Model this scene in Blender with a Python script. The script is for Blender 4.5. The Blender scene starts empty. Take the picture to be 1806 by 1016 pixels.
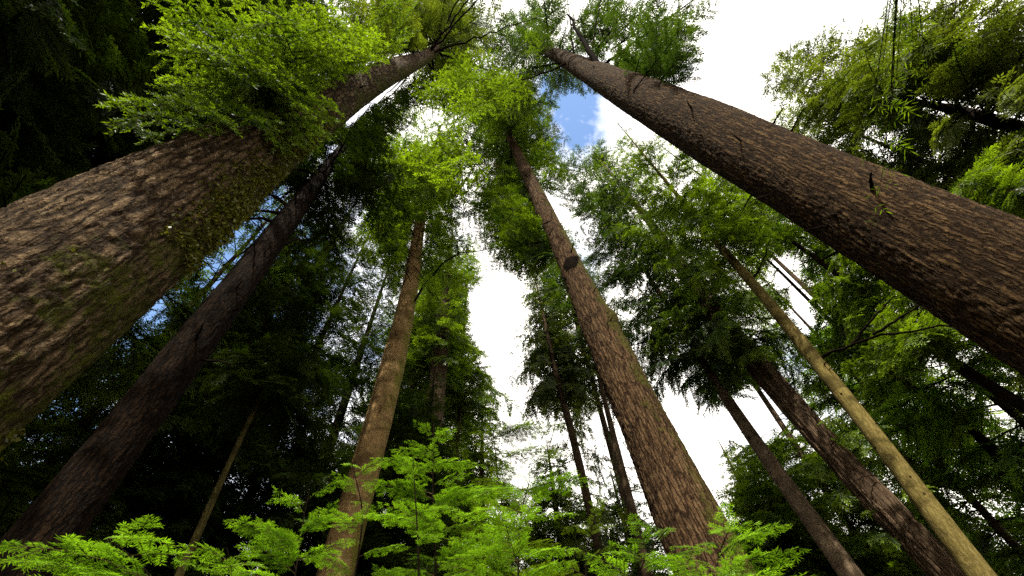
import bpy, math
import numpy as np

# ------------------------------------------------------------------ camera frame
F, CX, CY = 720.0, 903.0, 508.0          # focal length and centre in photograph pixels
VP = (852.0, -34.0)                      # where vertical lines meet
CAM = np.array([0.0, 0.0, 1.0])
_u = np.array([(VP[0] - CX) / F, -(VP[1] - CY) / F, -1.0]); _u /= np.linalg.norm(_u)
_c = np.array([0.0, 0.0, -1.0])
_y = _c - _c.dot(_u) * _u; _y /= np.linalg.norm(_y)
_x = np.cross(_y, _u)
RW = np.array([_x, _y, _u])              # camera coordinates -> world


def ray(u, v):
    d = RW @ np.array([(u - CX) / F, -(v - CY) / F, -1.0])
    return d / np.linalg.norm(d)


def at(u, v, D):
    """World point seen at a photograph pixel at horizontal distance D."""
    d = ray(u, v)
    return CAM + d * (D / max(1e-6, math.hypot(d[0], d[1])))


def project(P):
    q = (P - CAM) @ RW                   # world -> camera
    z = np.where(q[:, 2] < -1e-3, -q[:, 2], np.nan)
    return CX + F * q[:, 0] / z, CY - F * q[:, 1] / z


rng = np.random.default_rng(7)


# ------------------------------------------------------------------ noise
def _hash(ix, iy, iz, seed):
    h = (ix.astype(np.int64) * 374761393 + iy.astype(np.int64) * 668265263 + iz.astype(np.int64) * 2147483647 + seed * 974634777)
    h = (h ^ (h >> 13)) * 1274126177
    h &= 0x7FFFFFFF
    h = (h ^ (h >> 16)) & 0xFFFF
    return h / 65535.0


def vnoise(p, seed=0):
    i = np.floor(p); f = p - i
    f = f * f * f * (f * (f * 6 - 15) + 10)
    ix, iy, iz = i[:, 0], i[:, 1], i[:, 2]
    r = 0
    for a in (0, 1):
        wa = f[:, 0] if a else 1 - f[:, 0]
        for b in (0, 1):
            wb = f[:, 1] if b else 1 - f[:, 1]
            for c in (0, 1):
                wc = f[:, 2] if c else 1 - f[:, 2]
                r = r + wa * wb * wc * _hash(ix + a, iy + b, iz + c, seed)
    return r


def fbm(p, seed=0, octv=3):
    s, a, t = 0, 1.0, 0
    for k in range(octv):
        s = s + a * vnoise(p * 2 ** k + 17.3 * k, seed + k); t += a; a *= .5
    return s / t


def worley(p, seed=0):
    """Distance to the border between cells, about 0 at a crack and 0.5 in a plate."""
    i = np.floor(p); f1 = np.full(len(p), 9.0); f2 = np.full(len(p), 9.0)
    for a in (-1, 0, 1):
        for b in (-1, 0, 1):
            for c in (-1, 0, 1):
                x, y, z = i[:, 0] + a, i[:, 1] + b, i[:, 2] + c
                d = np.sqrt((x + _hash(x, y, z, seed) - p[:, 0]) ** 2 + (y + _hash(x, y, z, seed + 31) - p[:, 1]) ** 2 + (z + _hash(x, y, z, seed + 67) - p[:, 2]) ** 2)
                n1 = np.minimum(f1, d); f2 = np.minimum(np.maximum(f1, d), f2); f1 = n1
    return f2 - f1


# ------------------------------------------------------------------ meshes
def mesh_from(name, V, Fq, mats=(), mat_idx=None, smooth=False, fattr=None, vattr=None):
    """Quads (n,4) or a list of index arrays of quads; one mesh."""
    me = bpy.data.meshes.new(name)
    V = np.ascontiguousarray(V, np.float32); Fq = np.ascontiguousarray(Fq, np.int32)
    n = len(Fq); k = Fq.shape[1]
    me.vertices.add(len(V)); me.vertices.foreach_set('co', V.ravel())
    me.loops.add(n * k); me.loops.foreach_set('vertex_index', Fq.ravel())
    me.polygons.add(n); me.polygons.foreach_set('loop_start', np.arange(0, n * k, k, dtype=np.int32))
    me.polygons.foreach_set('use_smooth', np.full(n, smooth))
    if mat_idx is not None:
        me.polygons.foreach_set('material_index', np.ascontiguousarray(mat_idx, np.int32))
    me.update(calc_edges=True)
    for m in mats:
        me.materials.append(m)
    for an, (arr, typ, dom) in (fattr or {}).items():
        a = me.attributes.new(an, typ, dom)
        a.data.foreach_set('vector' if typ == 'FLOAT_VECTOR' else 'value', np.ascontiguousarray(arr, np.float32).ravel())
    return me


COL = bpy.context.scene.collection


def link(name, data, parent=None, loc=None):
    o = bpy.data.objects.new(name, data); COL.objects.link(o)
    if loc is not None: o.location = loc
    if parent is not None: o.parent = parent
    return o


def thing(name, label, cat, base, group=None):
    o = link(name, None, None, tuple(base)); o['label'] = label; o['category'] = cat
    o.empty_display_size = .3
    if group: o['group'] = group
    return o


def tube_mesh(P, R, na=8):
    """Vertices and quads of a tube along points P with radii R (open ended, pinched tip)."""
    P = np.asarray(P, float); R = np.asarray(R, float); n = len(P)
    T = np.gradient(P, axis=0); T /= np.linalg.norm(T, axis=1)[:, None]
    ref = np.array([0, 0, 1.0]) if abs(T[0, 2]) < .8 else np.array([1.0, 0, 0])
    A = np.cross(T, ref); A /= np.linalg.norm(A, axis=1)[:, None]
    B = np.cross(T, A)
    th = np.linspace(0, 2 * np.pi, na, endpoint=False)
    V = P[:, None] + R[:, None, None] * (np.cos(th)[None, :, None] * A[:, None] + np.sin(th)[None, :, None] * B[:, None])
    i = np.arange(n - 1)[:, None] * na; j = np.arange(na)[None]; j2 = (j + 1) % na
    Fq = np.stack([i + j, i + j2, i + na + j2, i + na + j], -1).reshape(-1, 4)
    return V.reshape(-1, 3), Fq


# ------------------------------------------------------------------ node helper
def new_mat(name):
    m = bpy.data.materials.new(name); m.use_nodes = True; m.node_tree.nodes.clear()
    return m, m.node_tree


def nd(nt, typ, props=None, **inp):
    n = nt.nodes.new(typ)
    for k, v in (props or {}).items(): setattr(n, k, v)
    for k, v in inp.items():
        key = k.replace('_', ' ') if not k.startswith('i') or not k[1:].isdigit() else int(k[1:])
        s = n.inputs[key]
        if isinstance(v, bpy.types.NodeSocket): nt.links.new(v, s)
        else: s.default_value = v
    return n


def math_(nt, op, a, b=0.5, clamp=False):
    n = nt.nodes.new('ShaderNodeMath'); n.operation = op; n.use_clamp = clamp
    for s, v in zip(n.inputs, (a, b)):
        if isinstance(v, bpy.types.NodeSocket): nt.links.new(v, s)
        else: s.default_value = v
    return n.outputs[0]


def mixc(nt, f, a, b, mode='MIX'):
    n = nt.nodes.new('ShaderNodeMix'); n.data_type = 'RGBA'; n.blend_type = mode
    for s, v in ((n.inputs[0], f), (n.inputs[6], a), (n.inputs[7], b)):
        if isinstance(v, bpy.types.NodeSocket): nt.links.new(v, s)
        else: s.default_value = v if isinstance(v, (int, float)) else (*v, 1)[:4]
    return n.outputs[2]


def maprange(nt, v, a, b, c=0.0, d=1.0):
    n = nd(nt, 'ShaderNodeMapRange', {'clamp': True}, i1=a, i2=b, i3=c, i4=d)
    nt.links.new(v, n.inputs[0]); return n.outputs[0]


def attr(nt, name, out='Fac'):
    n = nt.nodes.new('ShaderNodeAttribute'); n.attribute_name = name; return n.outputs[out]


def noise(nt, vec, scale, detail=3, rough=.55, dist=0.0):
    return nd(nt, 'ShaderNodeTexNoise', None, Vector=vec, Scale=scale, Detail=detail, Roughness=rough, Distortion=dist).outputs['Fac']


def vscale(nt, vec, s):
    n = nd(nt, 'ShaderNodeVectorMath', {'operation': 'MULTIPLY'}, i1=s); nt.links.new(vec, n.inputs[0]); return n.outputs[0]


# ------------------------------------------------------------------ materials
def bark_mat(name, crack, low, high, lichen, lichen_amt=.15, around=14.0, along=4.0, bump=.8, moss=(.035, .045, .008), moss_amt=.3, bands=0.0, bdist=.02, cw=.16, cs=1.0):
    m, nt = new_mat(name)
    v0 = attr(nt, 'bark', 'Vector'); crev = attr(nt, 'crev'); mw = attr(nt, 'mossw')
    wn = nd(nt, 'ShaderNodeTexNoise', None, Vector=v0, Scale=7.0, Detail=4.0, Roughness=.65)
    off = nd(nt, 'ShaderNodeVectorMath', {'operation': 'SUBTRACT'}, i1=(.5, .5, .5)); nt.links.new(wn.outputs['Color'], off.inputs[0])
    v = nd(nt, 'ShaderNodeVectorMath', {'operation': 'ADD'}, i1=vscale(nt, off.outputs[0], (.07, .07, .16))); nt.links.new(v0, v.inputs[0]); v = v.outputs[0]
    def cells(k, sc):
        q = nd(nt, 'ShaderNodeTexVoronoi', {'feature': 'DISTANCE_TO_EDGE'}, Vector=vscale(nt, v, (around * k, around * k, along * k * sc)), Scale=1.0, Randomness=1.0)
        return q.outputs['Distance']
    c1 = maprange(nt, cells(1.0, 1.0), .0, cw); c2 = maprange(nt, cells(2.7, 1.5), .0, cw * 1.2)
    n1 = noise(nt, vscale(nt, v0, (around * .6, around * .6, along * .5)), 1.0, 5, .62, .4)
    n2 = noise(nt, vscale(nt, v0, (around * 4, around * 4, along * 5)), 1.0, 5, .7)
    n3 = noise(nt, v0, 1.7, 4, .6)
    tone = math_(nt, 'ADD', math_(nt, 'MULTIPLY', n1, .5), math_(nt, 'MULTIPLY', n2, .5))
    base = mixc(nt, maprange(nt, tone, .38, .62), low, high)
    base = mixc(nt, math_(nt, 'MULTIPLY', maprange(nt, n3, .48, .66), .5), base, tuple(c * .45 for c in low))
    spk = math_(nt, 'MULTIPLY', maprange(nt, n2, .60, .68), maprange(nt, n3, .62 - lichen_amt, .80 - lichen_amt))
    base = mixc(nt, spk, base, lichen)
    deep = math_(nt, 'MULTIPLY', math_(nt, 'MULTIPLY', c1, math_(nt, 'ADD', math_(nt, 'MULTIPLY', c2, .5), .5)), maprange(nt, crev, .22, .5, .35, 1.0))
    base = mixc(nt, math_(nt, 'MULTIPLY', math_(nt, 'SUBTRACT', 1.0, deep), cs), base, crack)
    if bands:
        b = noise(nt, vscale(nt, v0, (.9, .9, 2.2)), 1.0, 3, .6, .6)
        base = mixc(nt, maprange(nt, b, .50, .62, 0, bands), base, tuple(c * .35 for c in low))
    mf = math_(nt, 'ADD', math_(nt, 'MULTIPLY', n3, .55), math_(nt, 'MULTIPLY', noise(nt, v0, 11.0, 5, .7), .45))
    mf = math_(nt, 'ADD', mf, math_(nt, 'MULTIPLY', mw, .42))
    mf = maprange(nt, mf, .80 - moss_amt * .35, .92 - moss_amt * .35)
    mf = math_(nt, 'MULTIPLY', mf, maprange(nt, n2, .36, .56))
    mcol = mixc(nt, noise(nt, v0, 23.0, 3), moss, (moss[0] * 2.3, moss[1] * 2.1, moss[2] * 1.5))
    base = mixc(nt, mf, base, mcol)
    hgt = math_(nt, 'ADD', math_(nt, 'MULTIPLY', c1, .8), math_(nt, 'MULTIPLY', c2, .35))
    hgt = math_(nt, 'ADD', math_(nt, 'MULTIPLY', hgt, cs), math_(nt, 'MULTIPLY', n2, .9))
    hgt = math_(nt, 'ADD', hgt, math_(nt, 'MULTIPLY', math_(nt, 'MULTIPLY', mf, noise(nt, v0, 90.0, 3)), 1.0))
    bp = nd(nt, 'ShaderNodeBump', None, Strength=bump, Distance=bdist, Height=hgt)
    p = nd(nt, 'ShaderNodeBsdfPrincipled', None, Roughness=.9, Base_Color=base, Normal=bp.outputs[0])
    p.inputs['Specular IOR Level'].default_value = .05
    nd(nt, 'ShaderNodeOutputMaterial', None, Surface=p.outputs[0])
    return m


def leaf_mat(name, old, new, trans=.42, var=.6, gloss=.018):
    """Needle foliage: old needles, paler fresh growth at the tips, light shining through."""
    m, nt = new_mat(name)
    tip = attr(nt, 'tip')
    geo = nt.nodes.new('ShaderNodeNewGeometry')
    isl = attr(nt, 'tint')
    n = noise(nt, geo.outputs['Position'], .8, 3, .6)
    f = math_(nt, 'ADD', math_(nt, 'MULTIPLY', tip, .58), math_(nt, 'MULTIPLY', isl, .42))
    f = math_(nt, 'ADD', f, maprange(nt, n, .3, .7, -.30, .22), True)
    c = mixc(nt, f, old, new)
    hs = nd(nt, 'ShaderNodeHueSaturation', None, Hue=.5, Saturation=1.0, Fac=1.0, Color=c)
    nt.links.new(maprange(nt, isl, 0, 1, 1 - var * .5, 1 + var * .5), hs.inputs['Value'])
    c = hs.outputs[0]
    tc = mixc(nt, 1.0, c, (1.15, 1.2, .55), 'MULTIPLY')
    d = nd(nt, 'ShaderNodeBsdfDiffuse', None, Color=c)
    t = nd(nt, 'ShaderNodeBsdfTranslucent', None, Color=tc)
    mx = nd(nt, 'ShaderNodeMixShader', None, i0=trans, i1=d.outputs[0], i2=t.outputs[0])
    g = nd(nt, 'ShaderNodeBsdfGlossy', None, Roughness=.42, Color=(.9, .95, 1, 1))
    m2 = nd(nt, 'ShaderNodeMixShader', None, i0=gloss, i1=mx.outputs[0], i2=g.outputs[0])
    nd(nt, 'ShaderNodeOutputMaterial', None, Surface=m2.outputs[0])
    return m


def plain_mat(name, a, b, scale=6.0, rough=.9, bump=.3):
    m, nt = new_mat(name)
    geo = nt.nodes.new('ShaderNodeNewGeometry')
    n = noise(nt, geo.outputs['Position'], scale, 5, .65)
    bp = nd(nt, 'ShaderNodeBump', None, Strength=bump, Distance=.01, Height=n)
    p = nd(nt, 'ShaderNodeBsdfPrincipled', None, Roughness=rough, Base_Color=mixc(nt, maprange(nt, n, .3, .7), a, b), Normal=bp.outputs[0])
    p.inputs['Specular IOR Level'].default_value = .01
    nd(nt, 'ShaderNodeOutputMaterial', None, Surface=p.outputs[0])
    return m


# ------------------------------------------------------------------ trunks
KEEP = []          # (polygon in pixels, distance): clear views of trunks, kept free of nearer boughs


class Axis:
    def __init__(s, st, D, H, lean=1.0):
        P, R = [], []
        for (u, v, w) in st:
            d = np.array([VP[0] - u, VP[1] - v], float); d /= np.linalg.norm(d)
            nrm = np.array([-d[1], d[0]]) * w / 2
            a, b = ray(u + nrm[0], v + nrm[1]), ray(u - nrm[0], v - nrm[1])
            p = at(u, v, D); P.append(p)
            R.append(np.linalg.norm(p - CAM) * math.sin(.5 * math.acos(np.clip(a.dot(b), -1, 1))))
        P = np.array(P); R = np.array(R); o = np.argsort(P[:, 2]); P, R = P[o], R[o]
        m_ = P[:, 2] < max(H * .88, P[0, 2] + .1)
        P, R = P[m_], R[m_]
        if len(P) >= 4:
            for k in (0, 1):
                P[:, k] = np.polyval(np.polyfit(P[:, 2], P[:, k], 2, w=1 / np.linalg.norm(P - CAM, axis=1)), P[:, 2])
            R = np.interp(P[:, 2], P[:, 2], R)
        slope = (P[-1, :2] - P[0, :2]) / max(1e-3, P[-1, 2] - P[0, 2]) if len(P) > 1 else np.zeros(2)
        zb = -.15
        s.base = np.array([*(P[0, :2] - slope * (P[0, 2] - zb)), 0.0])
        rs = max(0.0, (R[0] - R[-1]) / max(.5, P[-1, 2] - P[0, 2]))
        rb = R[0] + min(rs, .03) * (P[0, 2] - zb)
        z = [zb] + list(P[:, 2]); x = [s.base[0]] + list(P[:, 0]); y = [s.base[1]] + list(P[:, 1]); r = [rb] + list(R)
        if H > z[-1] + .5:
            e = P[-1, :2] + slope * (H - P[-1, 2]) * .6
            m_ = P[-1, :2] + slope * (H - P[-1, 2]) * .3
            z += [(z[-1] + H) / 2, H]; x += [m_[0], e[0]]; y += [m_[1], e[1]]; r += [R[-1] * .55, .015]
        s.z, s.x, s.y, s.r = map(np.array, (z, x, y, r))
        s.H = z[-1]; s.D = D

    @classmethod
    def straight(cls, x, y, H, r):
        s = cls.__new__(cls); s.z = np.array([-.15, H * .5, H]); s.x = np.full(3, float(x)); s.y = np.full(3, float(y)); s.r = np.array([r, r * .6, .015])
        s.base = np.array([x, y, 0.0]); s.H = H; s.D = math.hypot(x, y); return s

    def __call__(s, z):
        z = np.atleast_1d(np.asarray(z, float))
        def h(v):
            m = np.gradient(v, s.z)
            i = np.clip(np.searchsorted(s.z, z) - 1, 0, len(s.z) - 2)
            dz = s.z[i + 1] - s.z[i]; t = np.clip((z - s.z[i]) / dz, 0, 1)
            return ((2 * t**3 - 3 * t**2 + 1) * v[i] + (t**3 - 2 * t**2 + t) * dz * m[i] + (-2 * t**3 + 3 * t**2) * v[i + 1] + (t**3 - t**2) * dz * m[i + 1])
        return np.stack([h(s.x), h(s.y), z], -1), np.maximum(np.interp(z, s.z, s.r), .008)

    def z_at(s, v, u=None):
        """Height on the axis whose projection is nearest to the pixel."""
        zz = np.linspace(0, s.H, 1500); P, _ = s(zz); pu, pv = project(P)
        d = (pv - v) ** 2 + ((pu - u) ** 2 if u is not None else 0)
        return zz[np.nanargmin(d)]


def bark_height(kind, q, R, seed):
    """0 (deep crack) .. 1 (plate) on straightened trunk coordinates q."""
    w = (fbm(q * np.array([3, 3, 1.0]), seed + 50, 2) - .5)
    w3 = np.stack([fbm(q * 6, seed + 60 + k, 2) - .5 for k in range(3)], -1)
    if kind == 'fir':
        a = np.clip(worley(q * np.array([12, 12, 1.7]) + w3 * 1.6, seed) * 3.2, 0, 1)
        b = np.clip(worley(q * np.array([30, 30, 9.]) + w3 * 4.5, seed + 5) * 2.8, 0, 1)
        c = fbm(q * 45, seed + 20, 2); big = fbm(q * np.array([4, 4, .6]), seed + 33, 2)
        return np.clip(a * .38 + b * .27 * (.4 + a * .6) + c * .22 + big * .30 - .08, 0, 1)
    if kind == 'plate':
        a = np.clip(worley(q * np.array([15, 15, 1.7]) + w3 * 2.6, seed) * 3.0, 0, 1)
        b = np.clip(worley(q * np.array([36, 36, 7.]) + w3 * 5, seed + 5) * 2.8, 0, 1)
        c = fbm(q * np.array([60, 60, 30.]), seed + 20, 2); big = fbm(q * np.array([7, 7, .8]), seed + 33, 2)
        return np.clip(a * .42 + b * .25 * (.4 + a * .6) + c * .2 + big * .28 - .08, 0, 1)
    if kind == 'cedar':
        a = np.abs(fbm(q * np.array([10, 10, .5]) + w[:, None] * 1.2, seed, 3) - .5) * 4.0
        return np.clip(a, 0, 1) * .85 + fbm(q * np.array([30, 30, 3.]), seed + 3, 2) * .15
    a = fbm(q * np.array([7, 7, 4.0]), seed, 3)
    return np.clip(.35 + a * .7, 0, 1)


def trunk(ax, kind, mat, parent, amp=.02, na=160, res=.0045, seed=0, moss_az=None, moss_lo=0.0, burls=(), flare=.22, name='trunk'):
    zs = [ax.z[0]]
    while zs[-1] < ax.H - .02:
        d = math.sqrt(ax.D**2 + (zs[-1] - 1) ** 2)
        zs.append(min(ax.H, zs[-1] + max(.006, d * res)))
    zs = np.array(zs); P, R = ax(zs)
    R = R * (1 + flare * np.exp(-np.maximum(zs, 0) / .45))
    th = np.linspace(0, 2 * np.pi, na, endpoint=False)
    # seam-free straightened coordinates
    tt, zz = np.meshgrid(th, zs); rr = np.repeat(R[:, None], na, 1)
    q = np.stack([np.cos(tt) * rr, np.sin(tt) * rr, zz], -1).reshape(-1, 3)
    low = fbm(q * np.array([1.3, 1.3, .55]), seed + 77, 2).reshape(tt.shape) - .5
    hgt = bark_height(kind, q, R, seed).reshape(tt.shape)
    fade = np.clip(rr / R.max() * 1.3, .1, 1)
    rad = rr * (1 + .09 * low) + amp * fade * (hgt - .75)
    for (bz, baz, size, out) in burls:
        g = np.exp(-((zz - bz) / size) ** 2) * np.exp(-(((tt - baz + np.pi) % (2 * np.pi) - np.pi) * rr / size) ** 2)
        rad = rad + out * g
    V = np.stack([P[:, 0:1] + np.cos(tt) * rad, P[:, 1:2] + np.sin(tt) * rad, zz], -1).reshape(-1, 3)
    n = len(zs)
    i = np.arange(n - 1)[:, None] * na; j = np.arange(na)[None]; j2 = (j + 1) % na
    Fq = np.stack([i + j, i + j2, i + na + j2, i + na + j], -1).reshape(-1, 4)
    mw = np.full(tt.shape, moss_lo)
    if moss_az is not None:
        mw = moss_lo + np.clip(np.cos(tt - moss_az), -1, 1) * .5 + .1
    mw = mw + .35 * np.exp(-np.maximum(zz, 0) / .9)
    b = np.array(ax.base)
    me = mesh_from(name, V - b, Fq, [mat], None, True, {'bark': (q, 'FLOAT_VECTOR', 'POINT'), 'crev': (hgt.ravel(), 'FLOAT', 'POINT'), 'mossw': (mw.ravel(), 'FLOAT', 'POINT')})
    return link(name, me, parent)


def keep_clear(st, D, extra=4, skip=0.0):
    L, Rr = [], []
    for (u, v, w) in st:
        d = np.array([VP[0] - u, VP[1] - v], float); d /= np.linalg.norm(d)
        nrm = np.array([-d[1], d[0]]) * (w / 2 + extra)
        L.append((u + nrm[0], v + nrm[1])); Rr.append((u - nrm[0], v - nrm[1]))
    KEEP.append((np.array(L + Rr[::-1]), D))


def in_poly(px, py, poly):
    poly = np.asarray(poly, float); c = np.zeros(px.shape, bool); n = len(poly)
    for i in range(n):
        x1, y1 = poly[i]; x2, y2 = poly[(i + 1) % n]
        if y1 == y2: continue
        t = (y1 > py) != (y2 > py)
        c ^= t & (px < (x2 - x1) * (py - y1) / (y2 - y1) + x1)
    return c


# ------------------------------------------------------------------ boughs
class Bough:
    """A unit-length bough along +X: needle clumps (diamonds), stems, and which side spray each belongs to."""
    def __init__(s, ratio, seed, style='hemlock', side_sp=2.0, twig_sp=1.8, el_sp=.7, el_w=.34, smax=.42, up=.10, droop=.26, sub=True, tilt=.45, ang=52, ez=.0, zs_=(-.25, .30), zt_=(-.15, .28), wr=.8, ltm=.9, ea=(38, 62), nv=.45, tw=.5):
        g = np.random.default_rng(seed); e = 1.0 / ratio
        Q, T, S, W, WS = [], [], [], [], []
        def stem(t):
            return np.array([t, .03 * math.sin(3 * t + seed) * t, up * t - droop * t * t])
        def elems(p0, d, L, sid, t0, nrm):
            k = max(1, int(L / (e * el_sp)))
            for i in range(k + 1):
                a = (i + g.uniform(-.3, .3)) / max(k, 1)
                p = p0 + d * L * a
                p = p + np.array([0, 0, -.10 * L * a * a])
                for sgn in ((1, -1) if i < k else (0,)):
                    lat = np.cross(nrm, d); ln = np.linalg.norm(lat)
                    if ln < 1e-6: continue
                    lat /= ln
                    if style == 'fir':
                        ro = g.uniform(0, 2 * math.pi); lat = lat * math.cos(ro) + nrm * math.sin(ro); sg = 1 if sgn else 0
                    else:
                        sg = sgn
                    an = math.radians(g.uniform(*ea))
                    dd = d * math.cos(an) + lat * sg * math.sin(an) if sgn else d
                    dd = dd + g.normal(0, .14, 3) + np.array([0, 0, ez]); dd /= np.linalg.norm(dd)
                    l = e * g.uniform(.75, 1.25); w = l * el_w
                    nn = nrm + g.normal(0, tilt, 3); sd = np.cross(nn, dd); q = np.linalg.norm(sd)
                    if q < 1e-6: continue
                    sd = sd / q * w * .5
                    Q.append((p, p + dd * l * .45 + sd, p + dd * l, p + dd * l * .45 - sd))
                    T.append(min(1, t0 * .35 + a * .65)); S.append(sid)
        ts, t, k = [], .10, 0
        while t < .985:
            ts.append((t, 1 if k % 2 else -1)); t += e * side_sp * .5 * g.uniform(.7, 1.3); k += 1
        W += [(stem(a), stem(a + .125), .011 * wr * (1.05 - a), .011 * wr * (.93 - a)) for a in np.arange(0, 1, .125)]; WS += [-1 - k_ for k_ in range(8)]; s.ts = np.array([q_[0] for q_ in ts])
        for sid, (t, sg) in enumerate(ts):
            prof = min(1, .35 + t / .3) * (1 - t) ** .75
            ls = max(1.2 * e, smax * prof * g.uniform(.6, 1.2))
            an = math.radians(ang + g.uniform(-12, 12))
            tan = stem(t + .01) - stem(t); tan /= np.linalg.norm(tan)
            d = tan * math.cos(an) + np.array([0, sg, 0]) * math.sin(an) + np.array([0, 0, g.normal(*zs_)])
            d /= np.linalg.norm(d)
            nrm = np.array([0, 0, 1.0]) + g.normal(0, nv, 3); nrm -= nrm.dot(d) * d; nrm /= np.linalg.norm(nrm)
            p0 = stem(t)
            W.append((p0, p0 + d * ls * .9 + np.array([0, 0, -.08 * ls]), np.float64(.0042) * wr, .0015 * wr)); WS.append(sid)
            if ls > 2.6 * e and sub:
                m = max(2, int(ls / (e * twig_sp) * 2))
                for i in range(m):
                    a = (i + .5) / m
                    lt = max(ltm * e, ls * (1 - a) * tw * g.uniform(.6, 1.1)); s2 = 1 if i % 2 else -1
                    lat = np.cross(nrm, d) * s2; an2 = math.radians(g.uniform(42, 60))
                    dt = d * math.cos(an2) + lat * math.sin(an2) + np.array([0, 0, g.normal(*zt_)]); dt /= np.linalg.norm(dt)
                    pp = p0 + d * ls * a + np.array([0, 0, -.1 * ls * a * a])
                    elems(pp, dt, lt, sid, a, nrm)
                if el_sp < .6 or True:
                    elems(p0, d, ls, sid, .4, nrm)
            else:
                elems(p0, d, ls, sid, .6, nrm)
        s.Q = np.array(Q); s.T = np.array(T); s.S = np.array(S); s.W = W; s.WS = np.array(WS); s.n = len(ts)
        # three-sided stems
        WV, th = [], np.array([0, 2.094, 4.189])
        for (a, b, r0, r1) in W:
            d = b - a; d = d / np.linalg.norm(d); x = np.cross(d, [0, 0, 1]); x /= np.linalg.norm(x) + 1e-9; y = np.cross(d, x)
            c = [a + r0 * (math.cos(t) * x + math.sin(t) * y) for t in th]; f = [b + r1 * (math.cos(t) * x + math.sin(t) * y) for t in th]
            WV += [(c[i], c[(i + 1) % 3], f[(i + 1) % 3], f[i]) for i in range(3)]
        s.WV = np.array(WV); s.WVS = np.repeat(s.WS, 3)


GAPS = []          # (polygon, probability that a side spray seen there is missing)


class Crown:
    def __init__(s):
        s.Q, s.T, s.W, s.N = [], [], [], []

    def add(s, b, p, d, L, roll=0.0, gaps=True, keep=True, g=rng, thick=1.0, dens=1.0, upv=(0, 0, 1)):
        d = np.asarray(d, float); d = d / np.linalg.norm(d)
        up = np.asarray(upv, float)
        y = np.cross(up, d); ny = np.linalg.norm(y)
        y = y / ny if ny > 1e-4 else np.array([0, 1.0, 0])
        z = np.cross(d, y)
        y2 = y * math.cos(roll) + z * math.sin(roll); z2 = np.cross(d, y2)
        M = np.stack([d, y2, z2]) * L
        Q = b.Q.reshape(-1, 3) @ M + p; Q = Q.reshape(-1, 4, 3)
        Wv = (b.WV.reshape(-1, 3) @ M + p).reshape(-1, 4, 3)
        ok = np.ones(b.n, bool); cut = 9.0
        if dens < 1: ok &= g.random(b.n) < dens
        if gaps or keep:
            c = Q.mean(1); u, v = project(c); u = np.nan_to_num(u, nan=-9e3); v = np.nan_to_num(v, nan=-9e3)
            cnt = np.maximum(np.bincount(b.S, minlength=b.n), 1)
            if gaps:
                for poly, pr in GAPS:
                    f = np.bincount(b.S, weights=in_poly(u, v, poly), minlength=b.n) / cnt
                    if pr > .8 and (f > .3).any(): cut = min(cut, b.ts[f > .3].min())
                    ok &= ~((f > .3) & (g.random(b.n) < pr))
            ok &= b.ts < cut
            if keep:
                D = np.hypot(c[:, 0], c[:, 1])
                for poly, kd in KEEP:
                    m = in_poly(u, v, poly) & (D < kd + .2)
                    if m.any():
                        f = np.bincount(b.S, weights=m, minlength=b.n) / cnt
                        ok &= ~(f > .12)
        if not ok.any(): return
        mq = ok[b.S]; s.Q.append(Q[mq]); s.T.append(b.T[mq])
        s.N.append(np.clip(g.normal(.5, .2) + g.normal(0, .2, b.n), 0, 1)[b.S][mq])
        frac = ok.mean()
        last = b.ts[ok].max()
        okw = np.where(b.WVS >= 0, ok[np.maximum(b.WVS, 0)], (-1 - b.WVS) * .125 < last)
        if frac > .1: s.W.append(Wv[okw])

    def build(s, name, base, leaf, wood, parent):
        if not s.Q: return None
        Q = np.concatenate(s.Q); W = np.concatenate(s.W) if s.W else np.zeros((0, 4, 3))
        V = np.concatenate([Q.reshape(-1, 3), W.reshape(-1, 3)]) - np.asarray(base)
        n = len(Q) + len(W)
        Fq = np.arange(n * 4).reshape(-1, 4)
        tip = np.concatenate([np.concatenate(s.T), np.zeros(len(W))])
        mi = np.concatenate([np.zeros(len(Q)), np.ones(len(W))]); tint = np.concatenate([np.concatenate(s.N), np.zeros(len(W))])
        me = mesh_from(name, V, Fq, [leaf, wood], mi, False, {'tip': (tip, 'FLOAT', 'FACE'), 'tint': (tint, 'FLOAT', 'FACE')})
        global NQ
        NQ += n
        return link(name, me, parent)


NQ = 0
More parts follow.
